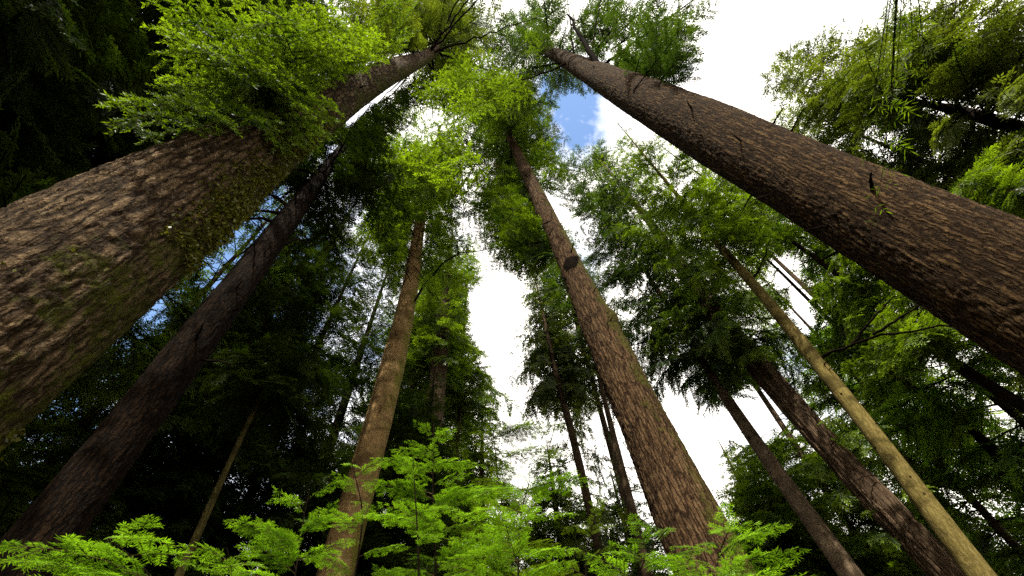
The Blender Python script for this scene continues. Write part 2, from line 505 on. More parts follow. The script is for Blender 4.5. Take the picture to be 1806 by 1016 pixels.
# ------------------------------------------------------------------ trunk stations (photograph pixels: u, v, width)
ST = {
 'mossy': [(60,540,310),(180,445,262),(300,345,212),(400,285,165),(500,232,122),(560,205,100),(620,172,72),(680,135,50),(742,98,26)],
 'grand': [(1765,492,225),(1600,415,185),(1430,330,150),(1265,240,118),(1130,172,78),(1060,133,52),(1000,106,30),(968,93,20)],
 'red': [(1221,932,122),(1151,776,92),(1074,620,71),(1045,560,60),(1010,470,42),(975,390,32),(921,300,22),(905,250,14)],
 'mottled': [(604,970,62),(647,815,52),(695,635,42),(725,500,29),(741,390,18)],
 'dark': [(100,932,104),(203,776,86),(328,620,74),(412,521,58),(500,400,44),(567,310,24),(606,255,14)],
 'yellow': [(1731,1016,42),(1578,815,31),(1426,620,25),(1336,510,18),(1262,425,12)],
 'cedar': [(1664,1010,58),(1560,880,54),(1454,795,47),(1333,640,42),(1225,500,26),(1165,420,18)],
 'slim': [(1440,925,34),(1424,912,32),(1266,678,18),(1235,630,14)],
 'thin': [(1122,932,18),(1074,737,10),(1055,660,6)],
 'spire': [(1045,920,15),(1016,795,14),(981,659,11),(952,500,5)],
 'shaggy': [(742,930,40),(766,737,34),(775,620,28),(783,550,22),(800,320,10)],
 'leaning': [(343,951,14),(385,870,12),(400,820,10),(462,694,9),(480,660,6)],
 'pale': [(1790,622,36),(1723,574,30),(1650,530,24)],
 'sliver': [(1540,466,14),(1473,425,12)],
 'dusk': [(1806,717,22),(1689,643,18),(1620,590,14)],
 'twiggy': [(1806,850,20),(1689,737,15),(1607,682,11)],
 'tufted': [(1806,228,26),(1700,198,19),(1600,176,9)],
}
DD = dict(mossy=3.5, grand=5.1, red=8.4, mottled=11.2, dark=6.6, yellow=9.8, cedar=15., slim=16.5, thin=22., spire=22., shaggy=21., leaning=9., pale=13.5, sliver=18., dusk=13.5, twiggy=16.5, tufted=13.5)
HH = dict(mossy=44, grand=50, red=48, mottled=31, dark=20, yellow=25, cedar=35, slim=28, thin=34, spire=33, shaggy=40, leaning=8.9, pale=34, sliver=30, dusk=27, twiggy=25, tufted=18.5)
AX = {k: Axis(ST[k], DD[k], HH[k]) for k in ST}
for k in ('red', 'mottled', 'dark', 'yellow', 'grand', 'mossy'):
    keep_clear(ST[k], DD[k], 3)
keep_clear([(585,190,92)] + ST['mossy'][6:], 99, 0)
keep_clear(ST['cedar'][:4], DD['cedar'], -1)
for k in ('slim', 'spire', 'thin', 'pale', 'tufted'):
    keep_clear(ST[k], DD[k], -1)

# open sky between the crowns, as photographed (pixels, share of sprays missing there)
GAPS += [
 ([(1300,-40),(1288,25),(1240,75),(1215,150),(1240,165),(1290,190),(1340,200),(1350,150),(1325,130),(1400,75),(1480,30),(1470,-40)], .97),
 ([(825,520),(870,480),(915,480),(900,510),(885,560),(905,600),(898,640),(912,690),(890,680),(862,645),(850,620),(830,570)], .96),
 ([(1165,690),(1230,715),(1290,735),(1275,790),(1270,815),(1240,825),(1205,775),(1180,730)], .97),
 ([(1285,735),(1300,688),(1345,690),(1392,735),(1385,760),(1340,765)], .94),
 ([(1365,460),(1395,440),(1415,500),(1445,570),(1420,595),(1400,545),(1385,500)], .92),
 ([(975,200),(1000,150),(1050,175),(1048,222),(1000,235),(980,220)], .95),
 ([(1640,610),(1700,620),(1720,660),(1806,710),(1806,760),(1740,740),(1690,700),(1640,680)], .72),
 ([(918,305),(945,325),(988,372),(1010,440),(1035,520),(1010,500),(975,410)], .3),
 ([(395,360),(500,318),(520,350),(480,390),(440,440),(390,520),(345,500),(330,440)], .72),
 ([(170,610),(230,550),(330,450),(345,500),(260,590),(200,655)], .70),
 ([(255,785),(300,745),(340,765),(300,812),(262,830)], .35),
 ([(1000,480),(1030,600),(1085,800),(1115,900),(1060,900),(1035,780),(1010,640)], .45),
 ([(620,490),(690,480),(680,560),(630,600),(560,620),(540,600)], .35),
 ([(1225,840),(1285,830),(1300,900),(1290,930),(1260,900)], .5),
 ([(1520,215),(1560,225),(1590,270),(1560,290),(1520,260)], .8),
]
# ------------------------------------------------------------------ materials
BK_MOSS = bark_mat('bark_mossy_grey', (.012, .007, .0035), (.10, .063, .032), (.23, .160, .088), (.30, .25, .17), .20, 15, 2.0, 1.0, (.042, .050, .005), .46, bdist=.035, cw=.24)
BK_GRAND = bark_mat('bark_ridged_brown', (.010, .005, .002), (.072, .041, .017), (.175, .107, .047), (.25, .20, .13), .14, 22, 1.7, 1.0, (.03, .035, .008), .05, bdist=.035, cw=.26)
BK_RED = bark_mat('bark_russet', (.012, .006, .0035), (.074, .040, .018), (.145, .092, .046), (.20, .17, .11), .20, 14, 1.7, .9, (.05, .055, .010), .36, bdist=.03)
BK_MOT = bark_mat('bark_mottled_tan', (.04, .024, .010), (.165, .100, .038), (.34, .225, .095), (.46, .40, .28), .28, 12, 7, .5, (.075, .085, .010), .40, .65, cs=.35)
BK_DARK = bark_mat('bark_dark_brown', (.002, .0012, .0007), (.011, .006, .003), (.027, .015, .007), (.04, .032, .022), .04, 18, 3, .9, (.012, .015, .005), .05)  # colour lowered to near black to help the shaded fir look shaded
BK_YEL = bark_mat('bark_pale_olive', (.035, .026, .008), (.100, .076, .020), (.215, .168, .054), (.30, .26, .15), .20, 14, 3, .6, (.055, .065, .008), .38, .75, cs=.5)
BK_CED = bark_mat('bark_stringy_cedar', (.028, .017, .010), (.145, .095, .057), (.30, .21, .135), (.32, .26, .19), .06, 22, .7, .9, (.03, .035, .008), .10, cw=.25)
BK_GREY = bark_mat('bark_grey_brown', (.016, .010, .006), (.052, .035, .021), (.105, .072, .043), (.22, .19, .14), .20, 12, 6, .5, (.04, .05, .010), .2, .45, cs=.5)
BK_MOT2 = bark_mat('bark_dim_olive', (.02, .016, .005), (.05, .042, .012), (.10, .085, .026), (.14, .13, .07), .15, 14, 3, .6, (.04, .05, .008), .4, .6, cs=.5)
BK_SLIM = bark_mat('bark_slim_tan', (.03, .02, .012), (.115, .08, .05), (.22, .16, .10), (.34, .29, .22), .22, 12, 5, .5, (.05, .06, .010), .25, .5, cs=.4)
WOOD = plain_mat('dark_twig_wood', (.003, .002, .0015), (.011, .0075, .005))
WOODL = plain_mat('brown_twig_wood', (.025, .016, .008), (.065, .042, .022))
LF = {
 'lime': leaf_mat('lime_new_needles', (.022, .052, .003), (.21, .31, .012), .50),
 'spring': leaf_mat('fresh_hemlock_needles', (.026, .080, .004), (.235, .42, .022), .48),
 'green': leaf_mat('mid_green_needles', (.030, .066, .004), (.145, .215, .010), .52),
 'olive': leaf_mat('olive_needles', (.034, .056, .005), (.130, .160, .016), .52),
 'blue': leaf_mat('bluish_green_needles', (.018, .038, .006), (.066, .108, .014), .46),
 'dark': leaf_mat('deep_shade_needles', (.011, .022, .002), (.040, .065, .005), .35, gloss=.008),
}

# ------------------------------------------------------------------ bough library
LIB = {}
def bough(style, ratio, k):
    rs = (7, 10, 14, 19, 26, 36, 48, 66)
    ratio = min(rs, key=lambda r: abs(math.log(r / ratio)))
    key = (style, ratio, k % 3)
    if key not in LIB:
        if style == 'fir':
            LIB[key] = Bough(ratio, 11 * ratio + k % 3, 'fir', 4.2, 3.4, .24, .30, .46, .12, .30, tilt=.5, ang=50, zs_=(-.05, .25), zt_=(0, .2), wr=.45, ltm=4.2, ea=(28, 52), nv=.22)
        elif style == 'cedar':
            LIB[key] = Bough(ratio, 13 * ratio + k % 3, 'cedar', 2.5, 1.45, .38, .30, .40, .16, .40, tilt=.3, ang=50, ez=-.3, zs_=(-.6, .3), zt_=(-.4, .15), nv=.5, tw=.42)
        else:
            LIB[key] = Bough(ratio, 17 * ratio + k % 3, 'hemlock', 2.6, 1.4, .36, .29, .48, .10, .34, tilt=.28, ang=54, zs_=(-.25, .25), zt_=(-.1, .1), nv=.45, tw=.42)
    return LIB[key]


def natural(cr, ax, z0, z1, n, L, style='hemlock', e=None, pitch=(-12, 25), power=.75, dens=1.0, g=rng, k=.0058, az=None, gaps=True):
    """Boughs all round the trunk from z0 up to the tip."""
    a0 = g.uniform(0, 6.28)
    for i in range(n):
        t = (i + g.uniform(0, .9)) / n
        z = z0 + (z1 - z0) * t
        p, r = ax(z); p = p[0]
        a = a0 + i * 2.39996 + g.normal(0, .3)
        if az is not None: a = az[0] + g.uniform(-1, 1) * az[1]
        l = max(.5, L * (1.02 - t) ** power * g.uniform(.65, 1.15) * min(1, .55 + t * 4))
        el = math.radians(pitch[0] + (pitch[1] - pitch[0]) * t + g.normal(0, 7))
        d = np.array([math.cos(a) * math.cos(el), math.sin(a) * math.cos(el), math.sin(el)])
        dist = np.linalg.norm(p + d * l * .5 - CAM)
        ee = e or dist * k
        u_, v_ = project((p + d * l * .6)[None])
        if not (-120 < u_[0] < 1926 and -120 < v_[0] < 1136): ee *= 1.9
        cr.add(bough(style, l / ee, i), p + d * r[0] * .5, d, l, g.normal(0, .25), gaps=gaps, dens=dens, g=g)


def guided(cr, ax, poly, n, Dr, L, style, e=None, rise=.25, k=.0058, dens=1.0, g=rng, gaps=False, keep=True, spread=0.0, outward=None):
    """Boughs whose tips fill a region of the picture; each starts towards its own trunk."""
    poly = np.asarray(poly, float); lo, hi = poly.min(0), poly.max(0); c = 0
    while c < n:
        u, v = g.uniform(lo[0], hi[0]), g.uniform(lo[1], hi[1])
        if not in_poly(np.array([u]), np.array([v]), poly)[0]: continue
        tip = at(u, v, g.uniform(*Dr))
        p, r = ax(min(ax.H - .5, tip[2])); p = p[0]
        d = tip - p; d[2] += 0; dl = np.linalg.norm(d)
        l = min(dl, L * g.uniform(.75, 1.15)); d = d / dl
        d = d + g.normal(0, spread, 3); d[2] += rise * .35; d /= np.linalg.norm(d)
        st = tip - d * l; st[2] += 0
        ee = e or np.linalg.norm(tip - CAM) * k
        cr.add(bough(style, l / ee, c), st, d, l, g.normal(0, .3), gaps=gaps, keep=keep, dens=dens, g=g)
        c += 1


def limb(parent, base, pts, r0, r1, mat=None, name='limb', wob=.03):
    pts = np.array(pts, float); n = 14
    t = np.linspace(0, len(pts) - 1, n)
    P = np.stack([np.interp(t, range(len(pts)), pts[:, i]) for i in range(3)], -1)
    for _ in range(2): P[1:-1] = .25 * P[:-2] + .5 * P[1:-1] + .25 * P[2:]
    L = np.linalg.norm(P[-1] - P[0]); P[1:-1] += rng.normal(0, wob * L * .25, (n - 2, 3))
    V, Fq = tube_mesh(P, np.linspace(r0, r1, n) * rng.uniform(.9, 1.1, n), 7)
    me = mesh_from(name, V - np.asarray(base), Fq, [mat or WOOD], None, True)
    return link(name, me, parent)


T = {}
def tree(key, name, label, cat, kind, mat, group=None, **kw):
    ax = AX[key]
    T[key] = thing(name, label, cat, ax.base, group or 'conifers standing round the viewer')
    trunk(ax, kind, mat, T[key], **kw)
    return T[key], ax


def crown(key, cr, leaf, wood=None, name='crown', label=None):
    o = cr.build(name, AX[key].base, LF[leaf], wood or WOOD, T[key])
    if o and label: o['label'] = label
    return o


def V_(key, v): return AX[key].z_at(v)


# ------------------------------------------------------------------ the big mossy fir
t, ax = tree('mossy', 'fir_tree', 'massive mossy fir with flaky grey bark, lime boughs hanging over its trunk', 'tree', 'fir', BK_MOSS,
             amp=.034, na=220, res=.0044, seed=3, moss_az=math.atan2(-AX['mossy'].base[1], -AX['mossy'].base[0]) + 1.25)
c = Crown(); natural(c, ax, V_('mossy', 92), 43.5, 80, 4.4, 'hemlock', pitch=(5, 35), dens=.85); guided(c, ax, [(590,-60),(700,-60),(850,-60),(850,50),(760,55),(690,35),(620,30)], 46, (3, 5), 3.0, 'hemlock', rise=0, spread=.25)
crown('mossy', c, 'olive')
c = Crown()
LIMEPOLY = [(190,95),(240,55),(285,0),(300,-60),(640,-60),(680,30),(676,108),(610,138),(580,240),(540,255),(500,190),(440,140),(330,130),(250,125)]
lp = np.array(LIMEPOLY); k = 0; gm_ = np.random.default_rng(12)
while k < 30:
    u, v = gm_.uniform(190, 680), gm_.uniform(-60, 255)
    if not in_poly(np.array([u]), np.array([v]), lp)[0]: continue
    vs = np.interp(u, [200, 450, 680], [225, 195, 118]) + gm_.uniform(-15, 15)
    p, r = ax(ax.z_at(vs)); p = p[0]
    tip = CAM + ray(u, v) * np.linalg.norm(p - CAM) * gm_.uniform(.66, .98)
    d = tip - p; l = np.linalg.norm(d); d = d / l; d[2] += .12
    l = min(l, 3.4) * 1.02
    c.add(bough('fir', l / .042, k), tip - d * l, d, l, gm_.normal(0, .25), gaps=False, keep=u > 430, g=gm_)
    k += 1
crown('mossy', c, 'lime', WOODL, 'bough', 'bright lime-green boughs hanging low over the trunk')
for i in range(16):
    zz = V_('mossy', 100) + i * .35; p, r = ax(zz); a = rng.uniform(0, 6.28)
    L = rng.uniform(3, 6); q = p[0] + np.array([math.cos(a) * L, math.sin(a) * L, L * .45])
    limb(t, ax.base, [p[0], (p[0] + q) / 2 + np.array([0, 0, .3]), q], .05, .012)

gm_ = np.random.default_rng(44); n = 5200
zz = gm_.uniform(.8, 9, n); P, R = ax(zz)
az0 = math.atan2(-ax.base[1], -ax.base[0])
th = az0 + gm_.normal(.75, .42, n)
q = np.stack([np.cos(th) * R, np.sin(th) * R, zz], -1)
w = fbm(q * np.array([2.2, 2.2, .9]), 91, 2) + .35 * fbm(q * 9, 92, 2)
sel = w > np.quantile(w, .55); P, R, th, zz = P[sel], R[sel], th[sel], zz[sel]
nrm = np.stack([np.cos(th), np.sin(th), 0 * th], -1)
c = Crown(); Q = []
for i in range(len(zz)):
    p = P[i] + nrm[i] * (R[i] * 1.0)
    for _ in range(4):
        d = nrm[i] * gm_.uniform(.2, 1) + np.array([0, 0, -gm_.uniform(.1, 1.2)]) + gm_.normal(0, .5, 3); d /= np.linalg.norm(d)
        s_ = np.cross(d, gm_.normal(0, 1, 3)); s_ /= np.linalg.norm(s_); l = gm_.uniform(.018, .05); o_ = p + gm_.normal(0, .02, 3)
        Q.append((o_, o_ + d * l * .5 + s_ * l * .3, o_ + d * l, o_ + d * l * .5 - s_ * l * .3))
c.Q = [np.array(Q)]; c.T = [gm_.random(len(Q))]; c.N = [gm_.random(len(Q))]
c.build('moss', ax.base, leaf_mat('yellow_green_moss', (.035, .040, .004), (.13, .125, .012), .3), WOOD, t)

# ------------------------------------------------------------------ the huge straight brown fir
t, ax = tree('grand', 'fir_tree', 'huge straight brown fir with fine ridged bark, thick bare trunk against open white sky', 'tree', 'plate', BK_GRAND,
             amp=.030, na=220, res=.0044, seed=11)
c = Crown(); natural(c, ax, V_('grand', 104), 49.5, 46, 5.6, 'hemlock', pitch=(0, 35), dens=.75, k=.0056)
guided(c, ax, [(1010,-30),(1240,-30),(1290,10),(1220,60),(1215,140),(1150,130),(1080,90),(1020,40)], 34, (4.5, 8.5), 3.0, 'hemlock', rise=.1, spread=.2, gaps=True, dens=.7, k=.0056)
crown('grand', c, 'blue')
c = Crown()
for poly, nn in [([(850,30),(868,-5),(900,10),(945,45),(935,85),(880,80)], 9), ([(770,105),(830,70),(900,95),(905,130),(840,135),(780,125)], 9), ([(695,170),(740,135),(800,120),(830,150),(770,165),(715,190)], 8),
                 ([(800,180),(840,165),(880,185),(860,200),(820,200)], 4), ([(705,235),(735,195),(770,200),(745,250),(720,290)], 5), ([(840,0),(930,0),(930,120),(760,190),(720,280),(700,200)], 8)]:
    guided(c, ax, poly, nn, (2.6, 4.2), 1.9, 'fir', e=.058, rise=.0, spread=.22)
crown('grand', c, 'lime', WOODL, 'bough', 'bright lime-green bough hanging in tiers below the dark crown')
for (u0, v0, u1, v1, D1, r) in [(1074,136,1000,25,4.0,.15),(1058,104,1066,48,6,.07),(1020,96,1002,-10,5,.06),(1040,100,1120,-5,6,.06),(1055,108,1250,-20,8,.06),(1030,98,1180,-20,7.5,.05),(1045,110,1060,-10,5.5,.05),(1000,116,930,122,4.4,.05),(1003,122,830,170,3.4,.05)]:
    p, r_ = ax(ax.z_at(v0, u0)); q = at(u1, v1, D1)
    limb(t, ax.base, [p[0], (p[0] + q) / 2, q], r, r * .25, wob=.02)

# ------------------------------------------------------------------ the red-brown fir in the middle
zb, zr = V_('red', 480), V_('red', 572)
az_cam = math.atan2(-AX['red'].base[1], -AX['red'].base[0])
t, ax = tree('red', 'fir_tree', 'tall red-brown fir with cracked bark and a dark knot half-way up its clean trunk', 'tree', 'fir', BK_RED,
             amp=.05, na=190, res=.0042, seed=21, moss_az=az_cam + 1.5, burls=[(zr, az_cam + 1.4, .3, .10), (V_('red', 375), az_cam - 1.4, .4, .10)])
kp, kr = ax(zb)
kd = np.array([math.cos(az_cam), math.sin(az_cam), 0]); ks = np.array([-kd[1], kd[0], 0])
g2 = np.random.default_rng(5); KV, KF = [], []
nu, nv_ = 28, 20
for i in range(nu):
    for j in range(nv_):
        a, b = (i / (nu - 1) - .5) * 2, (j / (nv_ - 1) - .5) * 2
        e = max(0, 1 - (a * a * .8 + b * b * .9) * (.55 + 1.5 * fbm(np.array([[a * 1.8 + 4, b * 1.8, 2.]]), 8)[0]))
        KV.append(kp[0] + ks * a * kr[0] * .80 + np.array([0, 0, b * .48]) + kd * (kr[0] * (math.sqrt(max(0, 1 - (a * .80) ** 2))) - .05 + .075 * math.sqrt(e) * (.7 + .6 * fbm(np.array([[a * 3, b * 3, 1.]]), 4)[0])))
KF = [(i * nv_ + j, i * nv_ + j + 1, (i + 1) * nv_ + j + 1, (i + 1) * nv_ + j) for i in range(nu - 1) for j in range(nv_ - 1)]
link('knot', mesh_from('knot', np.array(KV) - ax.base, KF, [plain_mat('black_knot_bark', (.0015, .001, .0008), (.008, .0055, .0035), 14, bump=.8)], None, True), t)
c = Crown(); natural(c, ax, V_('red', 262), 47.5, 80, 5.5, 'hemlock', pitch=(-15, 30))
guided(c, ax, [(880,240),(900,190),(960,150),(1010,230),(1040,330),(990,330),(950,280),(920,270)], 22, (7.5, 11), 3.2, 'hemlock', rise=-.1, spread=.2, gaps=True)
guided(c, ax, [(820,440),(850,350),(900,310),(945,400),(960,470),(930,520),(860,470)], 34, (8, 11), 3.2, 'hemlock', rise=-.2, spread=.2, gaps=True)
guided(c, ax, [(795,250),(890,255),(935,330),(950,480),(905,470),(830,460),(800,370)], 36, (9, 13), 3.4, 'hemlock', rise=-.1, spread=.25, gaps=True)
crown('red', c, 'green')

# ------------------------------------------------------------------ mottled hemlock
t, ax = tree('mottled', 'hemlock_tree', 'tan mottled hemlock with mossy bands and a yellow-green crown, rising behind the saplings', 'tree', 'smooth', BK_MOT,
             amp=.018, na=140, res=.004, seed=31, moss_az=math.atan2(-AX['mottled'].base[1], -AX['mottled'].base[0]) + 1.3)
c = Crown(); natural(c, ax, V_('mottled', 470), 30.5, 60, 3.6, 'hemlock', pitch=(-15, 25))
guided(c, ax, [(640,260),(720,225),(830,255),(840,330),(800,430),(720,455),(655,420),(635,330)], 120, (8, 11.5), 2.5, 'hemlock', rise=0, spread=.25, k=.0068)
crown('mottled', c, 'lime')
for pts, r in [([(722,545,11.1),(765,480,10.6),(800,450,10.4),(890,430,10)], .055), ([(735,395,11.2),(690,345,11),(650,352,11)], .04), ([(740,370,11.2),(770,330,10.5),(830,300,10)], .035)]:
    limb(t, ax.base, [at(*q) for q in pts], r, r * .3)

# ------------------------------------------------------------------ dark fir in shade
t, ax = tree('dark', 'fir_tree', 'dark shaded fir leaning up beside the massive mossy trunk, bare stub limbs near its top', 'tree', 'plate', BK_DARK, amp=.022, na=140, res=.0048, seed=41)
c = Crown(); natural(c, ax, V_('dark', 330), 19.6, 60, 3.6, 'hemlock', pitch=(-15, 25), dens=.9); guided(c, ax, [(600,265),(640,195),(700,165),(770,130),(790,165),(720,240),(650,310)], 40, (5.0, 6.4), 2.2, 'hemlock', rise=0, spread=.25)
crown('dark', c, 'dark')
for pts, r in [([(505,378,6.6),(470,372,6.4),(412,372,6.2)], .05), ([(500,395,6.6),(460,385,6.8),(405,388,7)], .05), ([(512,370,6.6),(490,348,6.9),(462,338,7.2)], .055), ([(565,312,6.6),(530,298,6.3),(500,300,6.2)], .04),
               ([(490,410,6.6),(450,430,7),(390,470,7.5)], .03), ([(470,450,6.6),(520,420,6.4),(560,430,6.2)], .025)]:
    limb(t, ax.base, [at(*q) for q in pts], r, r * .35)

# ------------------------------------------------------------------ pale slender tree
t, ax = tree('yellow', 'hemlock_tree', 'slender pale olive-yellow trunk slanting past the stringy cedar, small dark knots along it', 'tree', 'smooth', BK_YEL, amp=.012, na=120, res=.004, seed=51)
c = Crown(); natural(c, ax, V_('yellow', 470), 24.5, 46, 3.0, 'hemlock', pitch=(-15, 25))
guided(c, ax, [(1170,330),(1230,290),(1330,310),(1370,370),(1330,430),(1250,410),(1180,400)], 30, (7.5, 10), 2.0, 'hemlock', rise=0, spread=.25, k=.0064, gaps=True)
crown('yellow', c, 'lime')
for pts, r in [([(1446,632,9.8),(1490,612,9.4),(1560,590,9),(1700,572,8.8),(1800,625,8.7)], .032), ([(1325,498,9.8),(1345,465,9.9),(1360,420,10)], .035), ([(1400,590,9.8),(1370,560,9.9),(1290,560,10)], .03), ([(1540,590,9.05),(1590,560,9),(1650,520,9)], .03), ([(1500,612,9.4),(1540,560,9.3),(1580,520,9.2)], .03)]:
    limb(t, ax.base, [at(*q) for q in pts], r, r * .3)
for v in (635, 700, 790, 880, 850):
    z = V_('yellow', v); p, r = ax(z); a = math.atan2(-p[0][1], -p[0][0]) + rng.uniform(-.8, .8); q = np.array([math.cos(a), math.sin(a), .1])
    limb(t, ax.base, [p[0] + q * r[0] * .8, p[0] + q * r[0] * 1.02, p[0] + q * r[0] * 1.08], .026, .012, name='knot', wob=0)

# ------------------------------------------------------------------ cedar
t, ax = tree('cedar', 'cedar_tree', 'grey-brown cedar with long stringy bark strips, crossing behind the pale slender trunk', 'tree', 'cedar', BK_CED, amp=.05, na=160, res=.004, seed=61)
c = Crown(); natural(c, ax, V_('cedar', 640), 37, 80, 5.0, 'cedar', pitch=(-25, 20))
guided(c, ax, [(1080,520),(1060,420),(1000,300),(1060,240),(1150,250),(1250,300),(1270,420),(1310,560),(1280,640),(1180,650),(1110,620)], 70, (12, 17), 3.4, 'cedar', rise=-.2, spread=.25, gaps=True)
crown('cedar', c, 'green')
c = Crown(); guided(c, ax, [(1455,690),(1530,690),(1560,800),(1600,900),(1540,960),(1460,900),(1440,780)], 26, (11.5, 14.5), 1.8, 'cedar', rise=-.4, spread=.2)
crown('cedar', c, 'lime', name='bough')  # brighter needle colour offsets the shade on these boughs

t, ax = tree('slim', 'hemlock_tree', 'slim smooth grey-brown trunk between the red-brown fir and the cedar, open white sky around it', 'tree', 'smooth', BK_SLIM, amp=.015, na=100, seed=71)
c = Crown(); natural(c, ax, V_('slim', 690), 29.5, 90, 5.4, 'cedar', pitch=(-25, 20))
guided(c, ax, [(1130,560),(1200,540),(1290,600),(1330,660),(1270,700),(1190,690),(1130,620)], 26, (14, 17), 2.8, 'cedar', rise=-.3, spread=.2, gaps=True)
guided(c, ax, [(1000,330),(1060,330),(1075,520),(1040,500),(1010,420)], 22, (13, 18), 3.0, 'hemlock', rise=-.1, spread=.25, dens=.8)
guided(c, ax, [(950,240),(1040,240),(1120,330),(1080,480),(1040,460),(985,350)], 64, (13, 18), 3.4, 'hemlock', rise=-.1, spread=.25, gaps=True, dens=.85)
crown('slim', c, 'blue')

t, ax = tree('thin', 'spruce_tree', 'thin grey trunk with sparse drooping twigs close behind the red-brown fir', 'tree', 'smooth', BK_GREY, amp=.012, na=80, seed=81)
c = Crown(); natural(c, ax, 6, 33.5, 60, 2.6, 'cedar', pitch=(-28, 15), dens=.55, gaps=True); crown('thin', c, 'blue')

t, ax = tree('spire', 'spruce_tree', 'narrow spire-topped spruce standing free against white sky, bare twigs on its lower trunk', 'tree', 'smooth', BK_GREY, amp=.012, na=80, seed=91)
c = Crown(); natural(c, ax, V_('spire', 700), 32.8, 130, 4.6, 'cedar', pitch=(-35, 25), power=.85, gaps=False, k=.006); natural(c, ax, 5, V_('spire', 700), 46, 3.6, 'cedar', pitch=(-35, -20), power=.1, dens=.5, gaps=False); crown('spire', c, 'olive')

t, ax = tree('shaggy', 'hemlock_tree', 'shaggy grey-brown trunk just behind the tan mottled hemlock, partly veiled by foliage', 'tree', 'cedar', BK_GREY, amp=.03, na=110, seed=101)
c = Crown(); natural(c, ax, V_('shaggy', 640), 39.5, 120, 4.2, 'hemlock', pitch=(-20, 25)); guided(c, ax, [(600,250),(690,165),(745,115),(800,165),(810,300),(700,310)], 64, (11, 17), 3.6, 'hemlock', rise=0, spread=.25)
crown('shaggy', c, 'green')

t, ax = tree('leaning', 'young_hemlock', 'thin crooked olive sapling trunk rising out of the dark shaded thicket', 'tree', 'smooth', BK_MOT2, amp=.008, na=60, seed=111)
c = Crown(); natural(c, ax, V_('leaning', 705), 8.7, 44, 2.4, 'hemlock', pitch=(-15, 20)); crown('leaning', c, 'dark')

t, ax = tree('pale', 'hemlock_tree', 'pale brown trunk emerging from behind the lower edge of the huge straight fir', 'tree', 'smooth', BK_GREY, amp=.014, na=90, seed=121)
c = Crown(); natural(c, ax, V_('pale', 560), 33.5, 60, 3.6, 'hemlock', pitch=(-15, 25))
guided(c, ax, [(1450,560),(1540,500),(1640,540),(1660,600),(1560,640),(1470,640)], 24, (10, 13), 2.2, 'hemlock', rise=-.1, spread=.2)
crown('pale', c, 'lime')
t, ax = tree('sliver', 'hemlock_tree', 'short glimpse of a tan trunk just under the huge straight fir, among olive boughs', 'tree', 'smooth', BK_MOT, amp=.012, na=70, seed=131)
c = Crown(); natural(c, ax, V_('sliver', 560), 33.5, 60, 4.0, 'hemlock', pitch=(-15, 25)); crown('sliver', c, 'olive')
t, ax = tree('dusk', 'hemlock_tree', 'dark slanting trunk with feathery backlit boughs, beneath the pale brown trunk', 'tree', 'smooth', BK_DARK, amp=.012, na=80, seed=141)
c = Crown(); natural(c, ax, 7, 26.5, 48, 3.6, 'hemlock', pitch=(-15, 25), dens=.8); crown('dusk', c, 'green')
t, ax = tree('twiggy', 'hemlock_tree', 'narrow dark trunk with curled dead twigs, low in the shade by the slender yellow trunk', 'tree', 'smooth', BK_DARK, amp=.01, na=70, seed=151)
c = Crown(); natural(c, ax, 6, 24.5, 46, 3.6, 'hemlock', pitch=(-15, 25), dens=.85); crown('twiggy', c, 'lime')  # lime needles lift a crown that stands in shade

t, ax = tree('tufted', 'fir_tree', 'broad olive-green fir spreading above the huge straight trunk, curved dark limbs showing through', 'tree', 'smooth', BK_DARK, amp=.012, na=90, seed=161)
c = Crown(); natural(c, ax, V_('tufted', 260), 25.5, 60, 4.5, 'hemlock', pitch=(-10, 25))
guided(c, ax, [(1335,130),(1400,85),(1490,40),(1560,-30),(1830,-30),(1830,350),(1720,330),(1600,270),(1450,200),(1370,190)], 95, (9, 14), 3.0, 'hemlock', rise=0, spread=.3, k=.0060, gaps=True, dens=.75)
crown('tufted', c, 'olive')
c = Crown(); guided(c, ax, [(1640,305),(1700,285),(1830,310),(1830,390),(1740,355)], 16, (8, 10.5), 1.8, 'hemlock', rise=0, spread=.25)
crown('tufted', c, 'lime', WOODL, 'bough', 'bright spring-green lower boughs')
for pts, r in [([(1690,196,13.5),(1690,140,12.5),(1700,90,12)], .06), ([(1740,208,13.5),(1750,120,12.5),(1745,95,12)], .06), ([(1745,208,13.5),(1790,120,12),(1806,90,11.5)], .05), ([(1660,190,13.5),(1640,120,13),(1620,60,12)], .04), ([(1720,205,13.5),(1660,215,13),(1600,215,12)], .04)]:
    limb(t, ax.base, [at(*q) for q in pts], r, r * .3)

